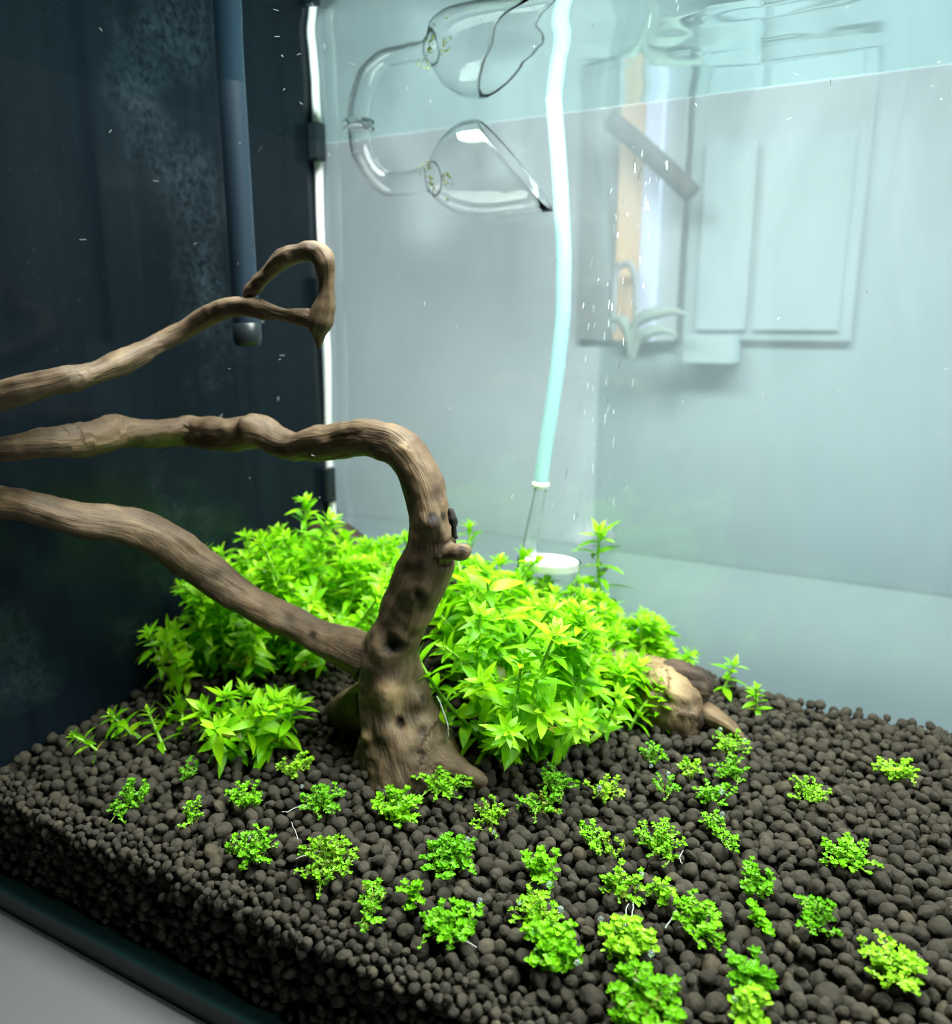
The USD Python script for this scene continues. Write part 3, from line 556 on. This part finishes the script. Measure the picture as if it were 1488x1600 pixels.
thicket(16, [(880, 1060), (960, 1066), (1010, 1100), (1000, 1120), (900, 1100)], [(880, 985), (950, 1005), (1010, 1045)],
        'bright green stem plant covering the left part of the pale driftwood log', .75, (-12, 4), .0040, .010)
b = on_soil(462, 955); stem_plant(b, height_for(b, 772), 'tallest green shoot standing in front of the lowest black clip', None, (2, 0), 40)
for u_, v_, t_ in ((830, 990, 893), (868, 985, 898), (900, 992, 902), (850, 1005, 905)):
    b = on_soil(u_, v_); stem_plant(b, height_for(b, t_), 'bright green shoot rising just in front of the diffuser disc', 'shoots in front of the diffuser disc', (-4, r2.normal(0, 8)))
b = on_soil(950, 985); stem_plant(b, height_for(b, 822), 'tall yellow green shoot right beside the glass diffuser', None, (-6, -6), 100, True)
b = on_soil(1128, 1078); stem_plant(b, .012, 'small lone green plant behind the dark hollow end of the pale log', None, (-5, 14), 10)
b = on_soil(1185, 1112); stem_plant(b, .009, 'tiny green plant at the right beyond the log stub', None, (-5, 5), 200)
b = on_soil(822, 1182); stem_plant(b, .015, 'large star shaped green rosette facing the viewer right of the trunk foot', None, (-42, 4), 30, True)
b = on_soil(1052, 1120); stem_plant(b, .014, 'green shoot trailing down over the front of the pale log', None, (-30, 28), 70)

# ------------------------------------------------------------------ carpet plants
r3 = np.random.default_rng(5)
def tiny_leaf(L, W):
    a = np.arange(7) / 7 * 2 * np.pi; return np.vstack([[[L * .55, 0, -.1 * L]], np.c_[L * .55 + L * .48 * np.cos(a), W * .5 * np.sin(a), .12 * L * np.ones(7) * np.abs(np.sin(a))]]), np.array([(0, 1 + j, 1 + (j + 1) % 7) for j in range(7)])
clumps = []
def carpet(u, v, w, h, label, old=0., leafy=1.0, dens=1.0):
    leafy *= r3.uniform(.82, 1.15); base = on_soil(u, v + h * .30); s = depth(base) / PXF; W, D = w * s * .5, h * s * .86
    t = thing('carpet_plant', label, 'carpet plant')
    n = max(6, int(w * h / 185 * dens / (.55 + .45 * leafy))); stems, lv, lo_ = [], [], []
    for i in range(n):
        a, rr = r3.uniform(0, 6.28), math.sqrt(r3.uniform(0, 1))
        e = base + RGT * (math.cos(a) * rr * W) + HOR * (math.sin(a) * rr * D * .9); e[2] = float(soil(e[0], e[1])) + r3.uniform(.0003, .0062) * (1.15 - .6 * rr)
        o = base + (e - base) * r3.uniform(.05, .55); o[2] = float(soil(o[0], o[1])) - .0005
        L = np.linalg.norm(e - o); mid = (o + e) / 2 + np.array([r3.normal(0, .0008), r3.normal(0, .0008), r3.uniform(.0002, .0018)])
        P = spline([o, mid, e], max(5, int(L / (.0009 * (.45 + .55 * leafy))) + 2)); stems.append(tube(P, .00019, 4, False))
        for k in range(1, len(P)):
            ang = k * 1.57 + r3.normal(0, .3)
            for sgn in (0, math.pi):
                l = r3.uniform(.00115, .00175) * leafy * (1.0 if k < len(P) - 1 else .8)
                m_ = rot_leaf(tiny_leaf(l, l * r3.uniform(.62, .8)), r3.normal(.35, .35), ang + sgn + r3.normal(0, .25), P[k], r3.normal(0, .3))
                (lo_ if r3.random() < old else lv).append(m_)
        for j in range(4): lv.append(rot_leaf(tiny_leaf(.0012 * leafy, .0008 * leafy), .7, j * 1.57 + a, P[-1]))
    for i in range(int(r3.integers(0, 3))):
        a = r3.uniform(0, 6.28); e = base + (RGT * math.cos(a) * W + HOR * math.sin(a) * D) * r3.uniform(.8, 1.15); e[2] = float(soil(e[0], e[1])) + .0008
        mid = base + (e - base) * .5 + np.array([r3.normal(0, .001), r3.normal(0, .001), 0]); mid[2] = float(soil(mid[0], mid[1])) + r3.uniform(.001, .0025)
        P = spline([base, mid, e], 10); stems.append(tube(P, .00017, 4, False))
        for k in (5, 6, 7, 8, 9):
            for sgn in (0, math.pi):
                if r3.random() < .7: lv.append(rot_leaf(tiny_leaf(.0012 * leafy, .0009 * leafy), r3.normal(.4, .3), k * 1.57 + sgn + r3.normal(0, .3), P[k]))
    put('stems', join(stems), M['carpet_stem'], t, smooth=True, kind='stuff')
    put('foliage', join(lv), M['carpet'], t, smooth=False, kind='stuff')
    if lo_: put('old_foliage', join(lo_), M['carpet_old'], t, smooth=False, kind='stuff', label='olive brown older leaves')
    clumps.append((u, v, t)); return t
for row in [
    (460, 1198, 62, 40, 'small round carpet tuft just right of the low left stem plants'),
    (379, 1243, 72, 46, 'pale green slanting carpet tuft at the left, in the second row of tufts'),
    (503, 1246, 78, 52, 'carpet tuft with a white root trailing left, between trunk foot and left edge'),
    (394, 1320, 82, 52, 'dense domed carpet tuft nearest the lower left soil edge'),
    (512, 1326, 96, 84, 'straggly olive and brown carpet tuft with upright old stems', .55),
    (617, 1255, 92, 58, 'bright domed carpet tuft directly in front of the trunk foot', 0., 1.15),
    (692, 1222, 100, 44, 'spreading carpet tuft with bare arching stems at the right of the trunk foot'),
    (766, 1268, 64, 56, 'compact carpet tuft right of the spreading one at the trunk foot'),
    (705, 1330, 92, 74, 'broad bright carpet tuft with round leaves in the middle foreground', 0., 1.15),
    (582, 1400, 36, 72, 'thin upright carpet sprig alone on the soil in the lower left foreground', .15),
    (708, 1434, 100, 62, 'thick bright carpet tuft low in the foreground with a sprig reaching left', 0., 1.15),
    (643, 1408, 50, 22, 'single creeping carpet sprig reaching left from the thick foreground tuft', 0., 1.15),
    (871, 1217, 74, 54, 'slanting carpet tuft below the large green rosette'),
    (844, 1254, 76, 40, 'flat yellow green carpet tuft under the slanting one below the rosette', .15),
    (947, 1235, 64, 28, 'sparse carpet sprig carrying one shiny bubble, right of the rosette'),
    (1017, 1180, 54, 36, 'pale carpet tuft directly below the foot of the pale log'),
    (1040, 1226, 44, 38, 'small carpet tuft with a bubble on top, below the foot of the pale log'),
    (1080, 1204, 38, 34, 'upper leggy carpet sprig between log foot and right edge'),
    (1116, 1238, 72, 38, 'creeping diagonal carpet tuft with a bubble right of the log foot'),
    (1143, 1203, 70, 36, 'flat yellow green carpet tuft under the log stub at right'),
    (1143, 1158, 62, 44, 'carpet tuft against the tip of the log stub'),
    (926, 1302, 38, 52, 'narrow slanting carpet tuft in the centre right'),
    (955, 1328, 34, 20, 'tiny brownish carpet runner at the foot of the narrow slanting tuft', .3),
    (1027, 1304, 88, 68, 'large loose carpet tuft with reddish tips at centre right', .2),
    (1113, 1284, 36, 36, 'small curled carpet sprig with a bubble near the right edge'),
    (1144, 1315, 50, 34, 'low carpet tuft just below the small curled sprig near the right edge'),
    (846, 1352, 62, 58, 'top tuft of the column of carpet plants in the foreground', 0., 1.15),
    (838, 1420, 82, 66, 'leggy middle tuft of the column of carpet plants in the foreground', .2),
    (855, 1466, 84, 66, 'broad leaved lower tuft of the column of carpet plants in the foreground', 0., 1.15),
    (887, 1500, 38, 30, 'small bottom tip of the column of carpet plants in the foreground', 0., 1.15),
    (975, 1376, 74, 50, 'mid green carpet tuft carrying two bubbles above white hanging roots', .25),
    (1038, 1394, 48, 40, 'light carpet sprig with long pale runners, left part of a pair'),
    (1090, 1430, 74, 74, 'upright carpet tuft with pale runners, right part of a pair', .15),
    (980, 1468, 94, 60, 'low round leaved carpet tuft with a bubble and a soil grain resting on it', 0., 1.15),
    (1182, 1372, 48, 66, 'carpet tuft at the right half way down the foreground'),
    (1186, 1440, 34, 42, 'broken small carpet sprigs at the right below the half way tuft', 0., 1.15),
    (1172, 1520, 64, 58, 'bright round leaved carpet tuft in the lower right', 0., 1.15),
    (1010, 1556, 122, 96, 'largest nearest carpet mass at the bottom of the picture', .12, 1.15),
    (1168, 1580, 56, 48, 'lowest right carpet tuft beside a large soil grain', 0., 1.15),
    (299, 1268, 30, 52, 'carpet tuft left of the slanting pale green tuft'),
    (294, 1195, 24, 46, 'upper carpet tuft at the far left under the stem plants'),
    (205, 1245, 70, 44, 'outermost left carpet tuft near the soil edge'),
    (1262, 1235, 70, 46, 'upper carpet tuft beyond the right hand log stub'),
    (1330, 1330, 84, 60, 'middle carpet tuft at the far right'),
    (1275, 1430, 74, 56, 'carpet tuft right of the broken small sprigs'),
    (1395, 1500, 100, 74, 'outermost lower right carpet tuft'),
    (1400, 1200, 70, 44, 'outermost upper right carpet tuft near the rear pane')]:
    carpet(*row[:5], **({'old': row[5]} if len(row) > 5 else {}), leafy=row[6] if len(row) > 6 else (.80 if row[1] > 1340 else .72))
def nearest(u, v): return min(clumps, key=lambda c: (c[0] - u) ** 2 + (c[1] - v) ** 2)[2]
def lifted(u, v, up): p = on_soil(u, v); d = p - CAM; return p - d * (up / (CAM[2] - p[2]))
for u, v, r_ in [(937, 1231, 4.5), (1129, 1272, 4), (975, 1364, 3.6), (1003, 1366, 4), (859, 1381, 4.6), (876, 1421, 5.4), (902, 1504, 4.6), (1018, 1490, 5), (1045, 1209, 3.6), (1018, 1197, 3), (1126, 1140, 3.6), (1128, 1237, 4), (750, 1407, 4.6), (731, 1312, 4.4), (939, 1436, 4), (812, 1411, 3.4), (1148, 1562, 5), (472, 1229, 3.4), (624, 1259, 3), (390, 1309, 2.8), (1164, 1156, 3), (772, 1300, 3)]:
    p = lifted(u, v, .0045); s = trimesh.creation.icosphere(2, r_ * depth(p) / PXF); put('bubble', (s.vertices + p, s.faces), M['bubble'], nearest(u, v))
for pts in [[(983, 1412), (978, 1425), (981, 1437), (975, 1449)], [(990, 1412), (988, 1428), (985, 1440)], [(1068, 1328), (1063, 1338), (1066, 1349)], [(480, 1258), (464, 1261), (450, 1268), (441, 1268)], [(716, 1465), (730, 1472), (745, 1480)], [(505, 1330), (485, 1334), (462, 1342)], [(455, 1285), (462, 1300), (466, 1312)], [(1040, 1450), (1055, 1425), (1062, 1405)]]:
    P = spline([lifted(u, v, .0022) for u, v in pts], 12); put('root', tube(P + r3.normal(0, .00007, P.shape), .00011, 5), M['root'], nearest(*pts[0]))
P = spline([on_y(u, v, YT - .004) for u, v in [(683, 1088), (689, 1102), (697, 1124), (700, 1142), (696, 1163)]], 24)
put('white_thread', tube(P + r3.normal(0, .0001, P.shape), .0002, 6), M['root'], label='thin white thread hanging beside the right side of the driftwood trunk', cat='thread')

# ------------------------------------------------------------------ fine particles drifting in the water
sp_m = []
def speck(u, v, y, L, ang):
    p = on_y(u, v, y); s = depth(p) / PXF; d = (RGT * math.cos(ang) + UPV * math.sin(ang)) * L * s * .5; dd = (FWD * r3.normal(0, .3)) * L * s * .5
    sp_m.append(tube(np.array([p - d - dd, p + d + dd]), r3.uniform(.3, .62) * s, 5))
for _ in range(120): speck(r3.uniform(120, 1480), r3.uniform(10, 780) if r3.random() < .8 else r3.uniform(20, 1000), r3.uniform(.16, .25), r3.uniform(2, 9), r3.normal(1.0, .9))
for _ in range(95):
    v = r3.uniform(230, 830); u = 985 - (v - 230) * .12 + r3.normal(0, 32); speck(u, v, r3.uniform(.2, .27), r3.uniform(5, 17), r3.normal(1.4, .13))
put('particles', join(sp_m), M['speck'], smooth=False, label='fine white particles drifting in the water', kind='stuff')
